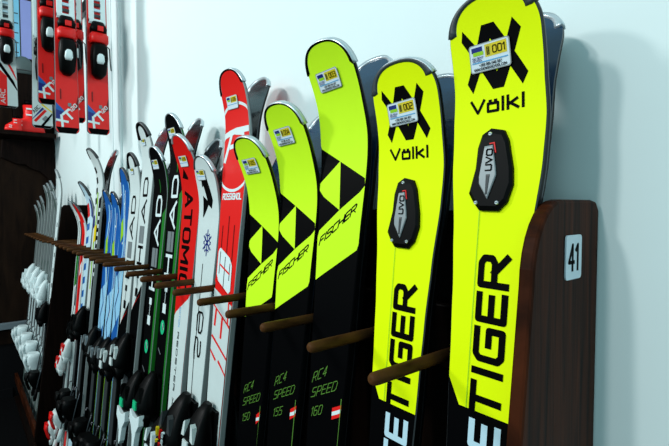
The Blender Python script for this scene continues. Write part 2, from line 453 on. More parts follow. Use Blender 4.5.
# ---- yellow racing skis with the black double-chevron logo
def damper(parent, s, dv=0.):
    pts = [(-.0049, .1492), (.0108, .153), (.0165, .1644), (.0238, .1964), (.0251, .2151), (.0191, .2349), (.0095, .2445), (-.0140, .2440), (-.0222, .2348), (-.0292, .224), (-.0224, .1949), (-.0212, .171), (-.0163, .1556)]
    pts = [(u + .001, v + dv) for u, v in pts]
    def blk(mb, pts, y0, y1, m, k=.9):
        cu = sum(p[0] for p in pts) / len(pts); cv = sum(p[1] for p in pts) / len(pts)
        r0 = [s.pt(u, v, -y0) for u, v in pts]; r1 = [s.pt(u, v, -(y0 + (y1 - y0) * .6)) for u, v in pts]
        r2 = [s.pt(cu + (u - cu) * k, cv + (v - cv) * k, -y1) for u, v in pts]
        mb.rings([r0, r1, r2], m, smooth=False)
    mb = MB(); blk(mb, pts, .0003, .0065, 'black_plastic', .88)
    d = mb.build('vibration_damper', parent); d['label'] = 'black plastic damper plate with three screws'
    mb = MB(); ins = [(-.0138, .1704), (-.0035, .1695), (.0018, .195), (.0031, .2041), (-.0064, .2310), (-.0179, .2137), (-.0185, .2057)]
    ins = [(u + .0045, v + dv) for u, v in ins]; blk(mb, ins, .0062, .0085, 'grey_metal', .92)
    mb2 = [(-.0045, .203 + dv), (.0005, .203 + dv), (-.0015, .226 + dv), (-.0040, .226 + dv)]
    blk(mb, [(p[0], p[1]) for p in mb2], .0084, .0090, 'dark_grey', .8)
    for p in line([(-.003, .1675 + dv), (.0025, .1670 + dv), (.0050, .178 + dv)], .0015): blk(mb, p, .0060, .0075, 'red', .9)
    for p in strokes('UVO', (.0017, .1985 + dv), (0, -.024), (-.0070, 0), .0016): blk(mb, p, .0085, .0091, 'black', 1)
    i = mb.build('damper_insert', d); i['label'] = 'silver pointed insert with black lettering'
    for u, v in ((-.0036, .1560), (-.0165, .2350), (.0100, .2352)):
        mb = MB(); blk(mb, disc(u, v + dv, .0024, n=12), .005, .0078, 'silver', .75)
        blk(mb, line([(u - .0011, v + dv), (u + .0011, v + dv)], .0006)[0], .0078, .0079, 'black', 1)
        mb.build('screw', d)
def yellow_racer(num, X, ztop, ye, t0, t1, label, ang):
    s = Ski(ztop, .17, .5, STD, a=.052, p=2.4)
    V = [(-.0365, .0318), (.0022, .0852), (.0255, .0334), (.0342, .0460), (.0095, .1040), (-.0040, .1040), (-.0395, .0438)]
    A = [(-.0115, .0318), (.0040, .0322), (.0385, .0930), (.0318, .1050), (-.0030, .0480), (-.0300, .1050), (-.0370, .0930)]
    top = [(-.09, -.01), (.09, -.01), (.09, ye), (-.0125, ye), (-.0244, ye), (-.0446, ye - .029), (-.06, ye - .05)]
    g = [(top, 'neon_yellow'), ([V, A], 'black'),
         (strokes('Volkl', (-.0325, .1285), (.0655, 0), (0, -.0135), .0033, .24), 'black'),
         (strokes('TIGER', (.0245, t1 - .004), (0, -(t1 - t0 - .008)), (-.0315, 0), .0080, .30), 'black'),
         (strokes('RACE', (.0265, t1 + .148), (0, -.141), (-.0320, 0), .0078, .28), 'cool_white')]
    g += [([[(-.0148, .24), (-.0140, .24), (-.0140, ye), (-.0148, ye)]], 'lime')]
    e = racer_front(X, 'ski', label)
    s.body(e, 'black', 'side_dark', 'steel', 'base_navy', g, bevel='dark_grey')
    s.protector(e, .036, .026, 'protector_grey', 'silver', .0065, 'grey metal tip cap wrapped over the ski tip', horn=1.2)
    s.sticker(e, num, -.0045, .0668, ang, .0510, .0315)
    damper(e, s, .006 if num == '002' else 0.)
    binding(e, s, 'black_plastic', 'neon_yellow', lab='yellow', ctr=.56)
    return e, s
e1, s1 = yellow_racer('001', -.290, 1.656, .4714, .2930, .4770, 'tall neon yellow ski with sticker 001 right beside the dark wooden end panel', 0)
e2, s2 = yellow_racer('002', -.4175, 1.6109, .4605, .2975, .4694, 'neon yellow ski with sticker 002, second from the wooden end panel', -.04)
back_of(e1, -.290, 'dark blue based back ski leaning behind the ski with sticker 001')
back_of(e2, -.4175, 'dark blue based back ski leaning behind the ski with sticker 002')

# ---- green-yellow and black skis with diamond graphic
def diamond_ski(num, X, ztop, f, length, dv, label, du=0., sc=1.):
    s = Ski(ztop, .2, .7, OLD, sc, a=.055, p=2.4)
    F = lambda P: [(u, v * f) for u, v in P]
    top = F([(-.09, -.01), (.09, -.01), (.09, .2335), (.0539, .2159), (-.0070, .186), (-.09, .145)])
    dia = F([(-.0060, .1855), (-.064, .2265), (-.064, .2320), (.0, .2645)])
    low = F([(.0010, .2641), (.060, .2275), (.060, .3165), (.0472, .3252), (-.0489, .3815), (-.064, .3900), (-.064, .3110)])
    g = [([top, dia, low], 'neon_green_yellow'),
         (strokes('FISCHER', F([(-.0450, .3235)])[0], (.083, -.0565), (.0035, -.0135), .0023, .2), 'black'),
         (strokes('RC4', (-.0350 + du, .5470 + dv), (.0330, -.0200), (.0045, -.0170), .0010), 'lettering_green'),
         (strokes('SPEED', (-.0345 + du, .5710 + dv), (.0590, -.0290), (.0045, -.0160), .0010), 'lettering_green'),
         (strokes(length, (-.0320 + du, .6010 + dv), (.0260, -.0125), (.0035, -.0155), .0010), 'lettering_green'),
         ([[(.0205 + du, .5700 + dv), (.0420 + du, .5590 + dv), (.0420 + du, .5770 + dv), (.0205 + du, .5880 + dv)]], 'bright_red'),
         ([[(.0205 + du, .5760 + dv), (.0420 + du, .5650 + dv), (.0420 + du, .5710 + dv), (.0205 + du, .5820 + dv)]], 'white'),
         ([[(.0395, .5500 + dv), (.0410, .5500 + dv), (.0365, .80 + dv), (.0350, .80 + dv)]], 'lettering_green'),
         (line([(-.010, .685 + dv), (-.004, .682 + dv), (-.002, .694 + dv), (-.006, .708 + dv), (-.011, .706 + dv), (-.012, .694 + dv), (-.010, .685 + dv)], .0018), 'red')]
    e = racer_front(X, 'ski', label)
    s.body(e, 'black', 'side_dark', 'steel', 'base_navy', g, bevel='black')
    s.protector(e, .042, .046, 'black', 'silver', .0042, 'silver rim around the ski tip')
    s.sticker(e, num, -.0070, .0575, -.03, .0530, .0310)
    binding(e, s, 'black_plastic', 'white', lab='white', ctr=.56)
    return e
e3 = diamond_ski('003', -.558, 1.6752, 1., '160', 0, 'tallest green-yellow and black ski with diamond shapes, sticker 003')
e4 = diamond_ski('004', -.673, 1.6007, .985, '155', -.036, 'middle green-yellow and black diamond ski with sticker 004', .006)
e5 = diamond_ski('005', -.783, 1.5556, .955, '150', -.034, 'shortest green-yellow and black diamond ski with sticker 005, beside the red ski', .008, .96)
back_of(e3, -.558, 'dark based back ski leaning behind the diamond ski with sticker 003')
back_of(e4, -.673, 'dark based back ski leaning behind the diamond ski with sticker 004')
back_of(e5, -.783, 'dark based back ski leaning behind the diamond ski with sticker 005')

# ---- red and white ski with circled R
s = Ski(1.7165, .16, .5, OLD, a=.055)
circ = [(.097 * math.sin(a * pi / 24), .169 - .097 * math.cos(a * pi / 24)) for a in range(0, 49)]
g = [([[(-.09, -.01), (.09, -.01), (.09, .515), (-.09, .475)]], 'bright_red'),
     (line(circ, .0065, False), 'white'),
     (line([(-.07, .143), (-.03, .135), (.0, .132), (.07, .133)], .013) + line([(-.022, .135), (-.034, .165), (-.047, .196)], .011)
      + line([(.0, .136), (.030, .140), (.033, .152), (.012, .163), (-.024, .167)], .010) + line([(-.004, .164), (.014, .190), (.030, .188)], .011), 'white'),
     (strokes('ROSSIGNOL', (-.0420, .2850), (.0860, 0), (0, -.0120), .0030), 'white'),
     (line([(-.0300, .346), (-.0300, .398)], .0028) + line([(-.0020, .324), (-.0020, .407)], .0028) + line([(.0250, .343), (.0250, .420)], .0028), 'dark_red'),
     ([[(-.036, .398), (-.030, .395), (.016, .414), (.029, .430), (.030, .485), (.022, .492), (-.030, .470), (-.040, .455), (-.040, .405)]], 'white'),
     (line([(-.0290, .405), (-.0290, .452)], .003) + line([(-.004, .415), (-.004, .486)], .003) + line([(.020, .428), (.020, .462)], .003), 'dark_grey'),
     (line([(-.028, .432), (.020, .449)], .004) + line([(-.05, .470), (.05, .507)], .0085), 'bright_red'),
     ([[(-.09, .487), (.09, .515), (.09, 1.3), (-.09, 1.3)]], 'offwhite'),
     (line([(-.05, .523), (.045, .560)], .0075) + line([(-.026, .535), (-.028, .566)], .0085) + line([(.006, .548), (.005, .588)], .0085) + line([(.030, .500), (.032, .553)], .006)
      + line([(-.036, .594), (.038, .628)], .0062) + line([(-.0375, .628), (-.0125, .642)], .0062) + line([(.004, .643), (.039, .662)], .0062), 'bright_red')]
e = racer_front(-.931, 'ski', 'bright red and white ski with a circled R emblem, beside the ski numbered 005')
s.body(e, 'bright_red', 'side_light', 'steel', 'base_grey', g, bevel='side_light')
s.protector(e, .048, .036, 'black', 'silver', .0050, 'black and silver tip cap', horn=1.2)
s.sticker(e, '006', -.006, .0690, .03, .050, .029, False)
binding(e, s, 'black_plastic', 'offwhite', lab='white', ctr=.62, wing='white')
back_of(e, -.931, 'grey based back ski leaning behind the red ski with a circled R')

# ---- white ski with black stylised mark and blue snowflake
s = Ski(1.538, .16, .5, OLD, a=.065, p=2.1)
mark = [(-.022, .050), (.006, .050), (.012, .068), (.026, .108), (.018, .128), (.001, .119), (-.028, .150), (-.031, .146), (-.027, .096), (-.004, .108), (-.018, .072), (-.026, .076)]
snow = []
for k in range(6):
    a = k * pi / 3; cx_, cy_ = .004, .2095; dx, dy = math.sin(a), math.cos(a)
    snow += line([(cx_, cy_), (cx_ + dx * .022, cy_ + dy * .030)], .0042)
    for d in (-.6, .6): snow += line([(cx_ + dx * .012, cy_ + dy * .016), (cx_ + math.sin(a + d) * .019, cy_ + math.cos(a + d) * .024)], .0026)
g = [(mark, 'black'), (snow, 'deep_blue'), (line([(-.010, .262), (-.012, .395), (-.016, .50), (-.012, .62)], .0026), 'black'),
     (line([(-.013, .420), (-.015, .385), (-.008, .376), (.012, .376), (.018, .385), (.016, .416), (.010, .424), (-.002, .424), (-.002, .380)], .0052), 'black'),
     (line([(-.015, .438), (-.005, .438), (.000, .446), (.001, .470), (.005, .480), (.013, .478), (.016, .468), (.015, .444)], .0050) + line([(-.015, .438), (-.018, .470), (-.015, .488)], .0050), 'black')]
e = racer_front(-1.043, 'ski', 'white ski with black slanted mark and blue snowflake, between two red skis')
s.body(e, 'offwhite', 'side_light', 'steel', 'base_grey', g, bevel='grey')
s.protector(e, .03, .042, 'dark_grey', 'silver', .0050, 'grey tip cap')
s.sticker(e, '007', -.014, .0450, .02, .046, .026, False)
binding(e, s, 'black_plastic', 'black_plastic', acc2='dark_grey', lab='black', text=True, ctr=.575, size=1.12)
back_of(e, -1.043, 'grey based back ski leaning behind the white snowflake ski')

# ---- red and white ski with black letters reading down
s = Ski(1.6025, .2, .6, OLD, a=.07, p=2.1)
g = [([[(-.09, -.01), (.09, -.01), (.09, .387), (-.09, .500)]], 'red'),
     (strokes('ATOMIC', (-.0330, .1520), (0, .245), (.0440, 0), .0100, .36), 'black'),
     ([[(-.022, .088), (-.004, .112), (-.006, .118), (-.040, .112)]], 'black'),
     ([[(-.09, .500), (.09, .387), (.09, 1.4), (-.09, 1.4)]], 'offwhite'),
     (strokes('REDSTER XT', (-.0130, .515), (0, .210), (.0085, 0), .0026, .3), 'black'),
     (strokes('EDITION', (-.0130, .450), (0, .050), (.0080, 0), .0013, .3), 'light_blue')]
e = racer_front(-1.157, 'ski', 'red ski turning white below, black letters reading down, beside the green and black skis')
s.body(e, 'red', 'side_light', 'steel', 'base_grey', g, bevel='grey')
s.protector(e, .02, .048, 'silver', 'silver', .0050, 'silver tip cap')
s.sticker(e, '008', -.005, .0690, .02, .050, .029, False)
binding(e, s, 'black_plastic', 'white', lab='white', ctr=.52, wing='white')
back_of(e, -1.157, 'grey based back ski leaning behind the red ski with letters reading down')

# ---- two black and green skis, two white and black skis (letters reading up)
def head_ski(X, ztop, top, letter, grey, green, label, num, dv, phi, st=True, ctr=.70, low=None, acc='mint_green', lab='mint green', backlab=None):
    s = Ski(ztop, .16, phi, OLD, a=.07, p=2.1)
    g = []
    if green:
        g.append(([[(.033, .20 + dv), (.09, .16 + dv), (.09, 1.4), (.0255, 1.4), (.027, .7)]], 'green'))
        g.append((line([(-.002, .10 + dv), (.004, .125 + dv), (.002, .135 + dv)], .004), 'green'))
    tt = lambda c, a, b: strokes(c, (.0180, b + dv), (0, -(b - a)), (-.0400, 0), .0090)
    g += [(tt('D', .150, .205), letter), (tt('A', .222, .292), letter), ([[(-.026, .304 + dv), (.020, .304 + dv), (.020, .360 + dv), (-.026, .360 + dv)]], grey),
          (line([(.002, .306 + dv), (.002, .358 + dv)], .003), 'black' if green else 'side_light'), (tt('H', .372, .425), letter)]
    g += [([[(-.012, .452 + dv), (.008, .452 + dv), (.008, .472 + dv), (-.012, .472 + dv)], [(-.016, .505 + dv), (.008, .505 + dv), (.008, .532 + dv), (-.016, .532 + dv)]], letter),
          (line([(-.002, .47 + dv), (-.003, .51 + dv)], .003), letter)]
    if green:
        g += [(disc(-.004, .596, .015, .020), 'mint_green'), (disc(-.001, .594, .006, .010), 'black'), (line([(-.004, .585), (.004, .60)], .003), 'white'),
              ([[(-.02, .655), (.0, .668), (.0, .672), (-.02, .659)]], 'grey')]
    if low:
        g += [([[(-.09, .600 + dv * .6), (.09, .500 + dv * .6), (.09, 1.4), (-.09, 1.4)]], 'black'), (line([(-.06, .592 + dv * .6), (.06, .526 + dv * .6)], .002), 'red'),
              (line([(-.06, .575 + dv * .6), (.06, .509 + dv * .6)], .0012), 'grey')]
    e = racer_front(X, 'ski', label)
    s.body(e, top, 'green' if green else 'side_light', 'steel', 'base_grey', g, bevel='grey' if green else 'side_light')
    s.protector(e, .030 if green else .05, .048, 'silver' if green else 'black', 'silver' if green else 'dark_grey', .0030 if green else .019, 'tip cap')
    if not green:
        pass
    if st: s.sticker(e, num, -.008, .0520 if green else .062, .02, .050 if green else .034, .029 if green else .022, False)
    binding(e, s, 'black_plastic', acc, acc2='black_plastic' if green else None, lab=lab, ctr=ctr, wing='white' if green else None)
    if backlab: back_of(e, X, backlab)
    return e
head_ski(-1.275, 1.673, 'black_matte', 'white', 'grey', True, 'taller black ski with green edge and white letters, next to the red ski', '009', .025, .5, backlab='grey based back ski behind the taller black and green ski', ctr=.59)
head_ski(-1.393, 1.5934, 'black_matte', 'white', 'grey', True, 'shorter black ski with green edge and white letters, next to the white skis', '010', 0., .5, backlab='grey based back ski behind the shorter black and green ski', ctr=.56)
head_ski(-1.535, 1.6846, 'offwhite', 'black', 'grey', False, 'taller white ski with black tip cap and black letters', '011', .03, .55, low=True, acc='offwhite', lab='white', backlab='grey based back ski behind the taller white ski with black letters', ctr=.64)
head_ski(-1.65, 1.5972, 'offwhite', 'black', 'grey', False, 'shorter white ski with black tip cap and black letters, next to the blue skis', '012', 0., .4, low=True, acc='offwhite', lab='white', backlab='grey based back ski behind the shorter white ski with black letters', ctr=.60)

# ---- blue skis
def blue_ski(X, ztop, phi, label, backlab, sw=.012, tipc='dark_grey', ctr=.66):
    s = Ski(ztop, .14, phi, OLD, sc=.86, a=.08, p=2.)
    wave = [(.020 * math.sin(v * 17 + X * 9), v) for v in [.06 + .03 * i for i in range(14)]]
    g = [([[(-.09, .42), (.09, .33), (.09, .52), (-.09, .60)]], 'pale_blue'),
         (line(wave, sw, False), 'pale_blue'), (line([(u + .018, v + .02) for u, v in wave], .004, False), 'white'), ([[(-.03, .20), (-.01, .18), (.01, .24), (-.02, .27)]], 'lime'),
         (line([(-.02, .38), (.012, .44), (-.018, .50), (.01, .56)], .006), 'deep_blue'),
         ([[(-.09, .74), (.09, .68), (.09, 1.5), (-.09, 1.5)]], 'lime'), (line([(-.012, .72), (-.004, 1.3)], .012), 'deep_blue'),
         (disc(-.005, .13, .005), 'white'), (disc(.010, .27, .005), 'white')]
    e = racer_front(X, 'ski', label)
    s.body(e, 'blue', 'side_dark', 'steel', 'base_grey', g, bevel='pale_blue')
    s.protector(e, .05, .05, tipc, tipc, .0060, 'dark tip cap')
    binding(e, s, 'black_plastic', 'black_plastic', acc2='grey', lab='black', ctr=ctr, size=.92)
    back_of(e, X, backlab)
blue_ski(-1.75, 1.5526, .4, 'tallest blue ski with pale streaks, next to the shorter white ski', 'back ski behind the tallest blue ski', ctr=.60)
blue_ski(-1.845, 1.4691, .4, 'low blue ski between the tallest blue ski and its low neighbour', 'back ski behind the low middle blue ski', .009, 'base_grey', ctr=.58)
blue_ski(-1.945, 1.4803, .5, 'low blue ski leftmost of the three, beside the gap with the tall white ski', 'back ski behind the leftmost blue ski', .014, 'base_grey', ctr=.60)

# ---- tall white/yellow/black ski, checked ski, red ski, green-white ski
s = Ski(1.6657, .17, .75, OLD, a=.06, p=2.)
ch = []
for k in range(9): ch.append([(.026, .26 + .034 * k), (.052, .26 + .034 * k), (.052, .276 + .034 * k), (.026, .276 + .034 * k)])
bl = [[(-.05, .085 + .045 * k), (-.026, .080 + .045 * k), (-.018, .105 + .045 * k), (-.040, .112 + .045 * k)] for k in range(4)]
g = [([[(.016, .22), (.09, .20), (.09, 1.4), (.016, 1.4)]], 'black'), (ch, 'offwhite'), (bl, 'black'),
     (line([(-.012, .20), (-.002, .30), (-.012, .42), (-.006, .60)], .014), 'lime'), ([[(-.09, .31), (-.03, .29), (-.02, .34), (-.09, .37)]], 'deep_blue'), ([[(-.02, .34), (.016, .33), (.016, .40), (-.02, .41)]], 'yellow')]
e = racer_front(-2.165, 'ski', 'tall white ski with black blocks and a strongly curved tip, left of blue skis')
s.body(e, 'offwhite', 'side_light', 'steel', 'base_grey', g, bevel='grey')
s.protector(e, .045, .05, 'black', 'dark_grey', .007, 'black tip cap'); binding(e, s, 'black_plastic', 'black_plastic', lab='black', ctr=.62)
back_of(e, -2.165, 'dark back ski with curved tip behind the tall white ski with black blocks')
s = Ski(1.5301, .17, .75, OLD, sc=.86, a=.08, p=2.)
g = [([[(-.08, .20 + .06 * k), (.0, .19 + .06 * k), (.0, .22 + .06 * k), (-.08, .23 + .06 * k)] for k in range(7)], 'blue'),
     ([[(-.09, .12), (-.01, .10), (-.01, .16), (-.09, .18)]], 'red'), ([[(.02, .08), (.09, .10), (.09, .18), (.02, .16)]], 'deep_blue')]
e = racer_front(-2.282, 'ski', 'narrow white ski with blue checks and a dark pointed tip, right of the red one')
s.body(e, 'cool_white', 'side_light', 'steel', 'base_black', g); s.protector(e, .07, .07, 'dark_grey', 'dark_grey', .009, 'dark tip cap')
binding(e, s, 'black_plastic', 'black_plastic', lab='black', ctr=.60, size=.86)
s = Ski(1.4384, .17, .75, OLD, sc=.82, a=.09, p=1.8)
g = [([[(.018, .1), (.09, .1), (.09, 1.3), (.014, 1.3)]], 'offwhite'), (line([(-.01, .16), (.0, .26), (-.012, .36), (.0, .46)], .010), 'dark_red'), ([[(-.02, .3), (.01, .28), (.01, .33), (-.02, .35)]], 'white')]
e = racer_front(-2.378, 'ski', 'short narrow red ski with a white stripe, between checked and green-white skis')
s.body(e, 'bright_red', 'offwhite', 'steel', 'base_black', g); s.protector(e, .05, .05, 'dark_grey', 'dark_grey', .006, 'dark tip cap')
binding(e, s, 'offwhite', 'red', lab='red', ctr=.48, size=.86)
s = Ski(1.4435, .17, .75, OLD, sc=.80, a=.09, p=1.8)
g = [([[(-.03, .25), (.012, .23), (.015, .40), (-.03, .42)]], 'green'), (line([(-.02, .08), (-.012, .24)], .008), 'black'), (line([(.0, .42), (.012, .50), (-.01, .56), (.01, .64)], .008), 'black'), ([[(.02, .1), (.09, .1), (.09, .5), (.02, .5)]], 'dark_grey')]
e = racer_front(-2.468, 'ski', 'short narrow white ski with a green patch, first inside the rack from its far end')
s.body(e, 'offwhite', 'side_light', 'steel', 'base_black', g); s.protector(e, .05, .05, 'grey', 'grey', .006, 'grey tip cap')
binding(e, s, 'offwhite', 'red', lab='red', ctr=.40, size=.86)

# ------------------------------------------------------------------ racks
def side_outline(y_back=.597, zt=1.426, notch=True, zb=0.):
    pts = [(y_back, zb), (y_back, zt - .012), (y_back - .008, zt - .002), (y_back - .02, zt)]
    pts += [(.500, zt)]
    for k in range(1, 9):
        a = k / 8 * pi / 2; pts.append((.500 - .062 * math.sin(a), zt - .088 * (1 - math.cos(a))))
    pts += [(.419, 1.178), (.438 - .12 * (1.334 - zb), zb)]
    return pts
rack = empty('ski_rack', (0, 0, 0)); tag(rack, 'long dark wooden ski rack with round pegs and numbered end panel', 'ski rack')
mb = MB(); mb.prism(side_outline(), 'x', -.239, -.2226, 'rack_wood'); ep = mb.build('end_panel', rack, .0035)
mb = MB(); mb.prism([(.597, 0), (.597, 1.42), (.455, 1.42), (.443, 1.405), (.27, 0)], 'x', -2.86, -2.842, 'rack_wood_dark'); mb.build('end_panel', rack, .002)
mb = MB(); mb.box(-2.842, -.239, .572, .588, .06, 1.412, 'rack_wood_dark'); mb.build('back_board', rack)
mb = MB(); mb.box(-2.842, -.239, .545, .571, 1.180, 1.275, 'rack_wood_dark'); mb.build('peg_rail', rack, .003)
mb = MB(); mb.box(-2.842, -.239, .30, .571, .085, .105, 'rack_wood_dark'); mb.box(-2.842, -.239, .282, .299, .04, .17, 'rack_wood_dark'); mb.build('bottom_tray', rack, .003)
def peg(X, parent, yt=.352, mt='peg_wood', r=.0078, z=1.229, y1=.548):
    mb = MB(); k = 14; rings = []
    for y, rr in ((yt, .35), (yt + .0012, .7), (yt + .004, .93), (yt + .009, 1), (y1, 1)):
        rings.append([(r * rr * math.cos(2 * pi * j / k), y, r * rr * math.sin(2 * pi * j / k)) for j in range(k)])
    mb.rings(rings, mt); o = mb.build('peg', parent); o.location = (X, 0, z)
PX = [-.3555, -.489, -.6155, -.7305, -.857, -.986, -1.100, -1.216, -1.334, -1.464, -1.592, -1.700, -1.797, -1.895, -2.01, -2.095, -2.222, -2.318, -2.413, -2.52, -2.64, -2.75]
for x in PX: peg(x, rack, (.345 if x > -.4 else .360) + random.uniform(-.002, .002))
# number plate
mb = MB()
Zc, Yc = 1.3625, .5255
P = rrect(Yc, Zc, .0385, .049, .004); mb.prism(P, 'x', -.2224, -.2208, 'label_white')
for p in strokes('41', (Yc - .0125, Zc - .0135), (.023, 0), (0, .027), .0040, .3): mb.prism(p, 'x', -.2209, -.2204, 'black')
n = mb.build('number_plate', rack); n['label'] = 'white number plate reading 41'

# second rack beyond, with short rental skis
rack2 = empty('ski_rack', (0, 0, 0)); tag(rack2, 'farther dark wooden rack holding short grey skis with white bindings', 'ski rack')
mb = MB(); mb.box(-4.05, -2.87, .572, .588, .02, 1.30, 'rack_wood_dark'); mb.build('back_board', rack2)
mb = MB(); mb.box(-4.05, -2.87, .545, .571, 1.15, 1.25, 'rack_wood_dark'); mb.build('peg_rail', rack2, .003)
mb = MB(); mb.box(-4.05, -2.87, .30, .571, .0, .02, 'rack_wood_dark'); mb.box(-4.05, -2.87, .305, .325, .13, .19, 'rack_wood'); mb.build('bottom_tray', rack2, .003)
for k, x in enumerate([-3.02, -3.14, -3.26, -3.38, -3.50, -3.62, -3.74, -3.86]): peg(x, rack2, .37, z=1.215)

KG = 'short rental skis in the farther rack'
def kid_ski(X, ztop, label, top='teal_grey', marks=False, sc=.74, phi=.45, bcol='white', ctr=None, sz=1.):
    s = Ski(ztop, .15, phi, OLD, sc=sc, a=.09, p=1.8, zb=.03)
    g = [([[(-.02, .12), (.012, .10), (.012, .5), (-.02, .5)]], 'grey'), (line([(.016, .08), (.016, .9)], .003), 'dark_grey')]
    if marks: g = [([[(.0, .30 + .085 * k), (.02, .30 + .085 * k), (.02, .325 + .085 * k), (.0, .325 + .085 * k)] for k in range(6)], 'black')]
    e = empty('ski', (0, 0, 0)); e.location = (X, .46 + .1 * (.03 - 1.3) - (.022 if marks else 0), .03); e.rotation_euler = (-AL, 0, 0); tag(e, label, 'ski', KG)
    s.body(e, top, 'side_light', 'steel', 'base_grey', g); s.protector(e, .05, .05, 'grey', 'grey', .006, None)
    binding(e, s, bcol, bcol, lab=None, ctr=ctr, size=sz)
    return e
kid_ski(-2.985, 1.62, 'white ski with small black marks, nearest in the farther rack', 'white', marks=True, bcol='black_plastic', ctr=.60)
spots = [(-3.20, 1.50, 'low grey short ski, first behind the white marked ski'),
         (-3.32, 1.57, 'tallest grey short ski, second behind the white marked ski'), (-3.44, 1.56, 'grey short ski, third behind the white marked ski'),
         (-3.56, 1.55, 'grey short ski, fourth behind the white marked ski'), (-3.68, 1.48, 'low grey short ski, third from the far brown partition'),
         (-3.80, 1.45, 'low grey short ski, second from the far brown partition'), (-3.92, 1.42, 'lowest grey short ski, closest to the far brown partition')]
for i, (x, z, lab) in enumerate(spots): kid_ski(x, z, lab, ctr=.70 if i % 2 else .66, sz=1.12)

# ------------------------------------------------------------------ red children's skis hung high on the wall (tails down, facing along the wall)
def hung(Xf, Yc, zb, label, kind='red', w=.040, tilt=0.):
    """ski hanging tail down; top sheet faces +X"""
    s = Ski(1.20 + zb, .14, .4, [(.1, .046), (.2, .043), (.35, .038), (.55, .036), (.85, .038)], a=.07, p=2., zb=zb)
    s.prof = s.prof[:-2] + [(s.L - .1, w), (s.L, w * 1.03)]
    L = s.L; V = lambda d: L - d      # d = distance up from the tail end
    if kind == 'red':
        g = [([[(-.09, V(.022)), (.09, V(.022)), (.09, V(-.01)), (-.09, V(-.01))]], 'black'),
             ([[(-.09, V(.115)), (-.010, V(.085)), (-.030, V(.045)), (-.09, V(.040))]], 'blue'),
             ([[(-.040, V(.088)), (-.012, V(.080)), (-.028, V(.055)), (-.040, V(.052))]], 'deep_blue'),
             ([[(.040, V(.15)), (.044, V(.15)), (.044, V(.10)), (.024, V(.09))]], 'dark_red'),
             (strokes('XT', (-.017, V(.026)), (.040, -.042), (-.020, -.022), .0085, .3), 'white'),
             (strokes('120', (.014, V(.082)), (.020, -.026), (-.008, -.009), .0026, .3), 'white'),
             (rrect(.008, V(.110), .012, .014, .003), 'grey'), (line([(-.022, V(.13)), (-.022, V(.165))], .004), 'dark_red')]
        top = 'bright_red'
    elif kind == 'multi':
        g = [([[(-.09, V(.11)), (-.004, V(.09)), (-.02, V(.04)), (-.09, V(.0))]], 'offwhite'), (line([(-.045, V(.045)), (.0, V(.095))], .010), 'deep_blue'),
             (line([(-.03, V(.035)), (.010, V(.085))], .012), 'red'), (line([(.0, V(.115)), (.04, V(.085))], .008), 'yellow'),
             (strokes('ABC', (-.034, V(.070)), (.024, -.030), (-.010, -.010), .0026), 'black'), (rrect(.014, V(.045), .026, .026, .004, .7), 'grey'),
             ([[(-.09, V(.012)), (.09, V(.012)), (.09, V(-.01)), (-.09, V(-.01))]], 'black'), (line([(-.01, V(.0)), (.04, V(.07))], .010), 'black')]
        top = 'offwhite'
    else:
        g = [([[(-.09, V(.20)), (.0, V(.16)), (.0, V(.0)), (-.09, V(.0))]], 'bright_red'), (line([(-.03, V(.22)), (.045, V(.10))], .014), 'black'),
             (line([(.0, V(.24)), (.045, V(.15))], .010), 'bright_red'), (strokes('ARC', (-.010, V(.02)), (0, -.07), (-.018, 0), .003), 'offwhite'),
             ([[(-.09, V(.008)), (.09, V(.008)), (.09, V(-.01)), (-.09, V(-.01))]], 'black')]
        top = 'offwhite'
    e = empty('ski', (Xf, Yc, zb), (tilt, 0, pi / 2)); tag(e, label, 'ski', 'children skis hung high on the wall')
    s.body(e, top, 'side_dark', 'steel', 'base_black', g, bevel='grey')
    # binding: rounded black heel with a white badge, red cross block, white track
    z = .235
    mb = MB(); loft(mb, [(z - .015, .012, -.022, -.001, 0), (z, .026, -.040, -.001, 0), (z + .06, .031, -.055, -.001, 0), (z + .10, .028, -.060, -.001, 0), (z + .115, .022, -.052, -.001, 0)], 'black_plastic')
    h = mb.build('heel_piece', e)
    mb = MB(); loft(mb, [(z + .034, .010, -.057, -.040, 0), (z + .044, .014, -.062, -.045, 0), (z + .064, .012, -.064, -.045, 0), (z + .071, .007, -.062, -.045, 0)], 'white'); mb.build('badge', h)
    mb = MB(); loft(mb, [(z + .117, .030, -.045, -.001, 0), (z + .122, .034, -.052, -.001, 0), (z + .150, .034, -.052, -.001, 0), (z + .158, .028, -.045, -.001, 0)], 'red' if kind != 'multi' else 'black_plastic')
    mb.box(-.010, .010, -.063, -.055, z + .16, z + .178, 'red'); c = mb.build('heel_clamp', e); c['label'] = 'red clamp of the binding'
    mb = MB(); loft(mb, [(z + .162, .028, -.040, -.001, 0), (z + .178, .031, -.045, -.001, 0), (z + .205, .020, -.030, -.001, 0)], 'black_plastic'); mb.build('binding_bridge', e)
    mb = MB(); mb.box(-.030, -.012, -.012, -.0005, z + .200, z + .42, 'white'); mb.box(.012, .030, -.012, -.0005, z + .200, z + .42, 'white')
    for k in range(9): mb.box(-.012, .012, -.010, -.0005, z + .228 + .022 * k, z + .238 + .022 * k, 'cool_white' if k % 2 else 'dark_grey')
    mb.box(-.030, .030, -.014, -.0005, z + .205, z + .218, 'white'); mb.build('binding_track', e)
    mb = MB(); loft(mb, [(z + .425, .020, -.035, -.001, 0), (z + .46, .032, -.050, -.001, 0), (z + .50, .026, -.035, -.001, 0)], 'black_plastic'); mb.build('toe_piece', e)
    mb = MB()
    mb.tube([(.030, -.012, z + .12), (.042, -.014, z + .11), (.043, -.02, z + .05), (.043, -.03, z + .02)], .0025, 'steel', 8); mb.build('brake_arm', e)
    return e
hung(-2.05, .4565, 1.706, 'red child ski hanging front right, blue corner and black tail, tallest of two front ones')
hung(-2.05, .346, 1.700, 'red child ski hanging front left, beside its twin, over the farther skis')
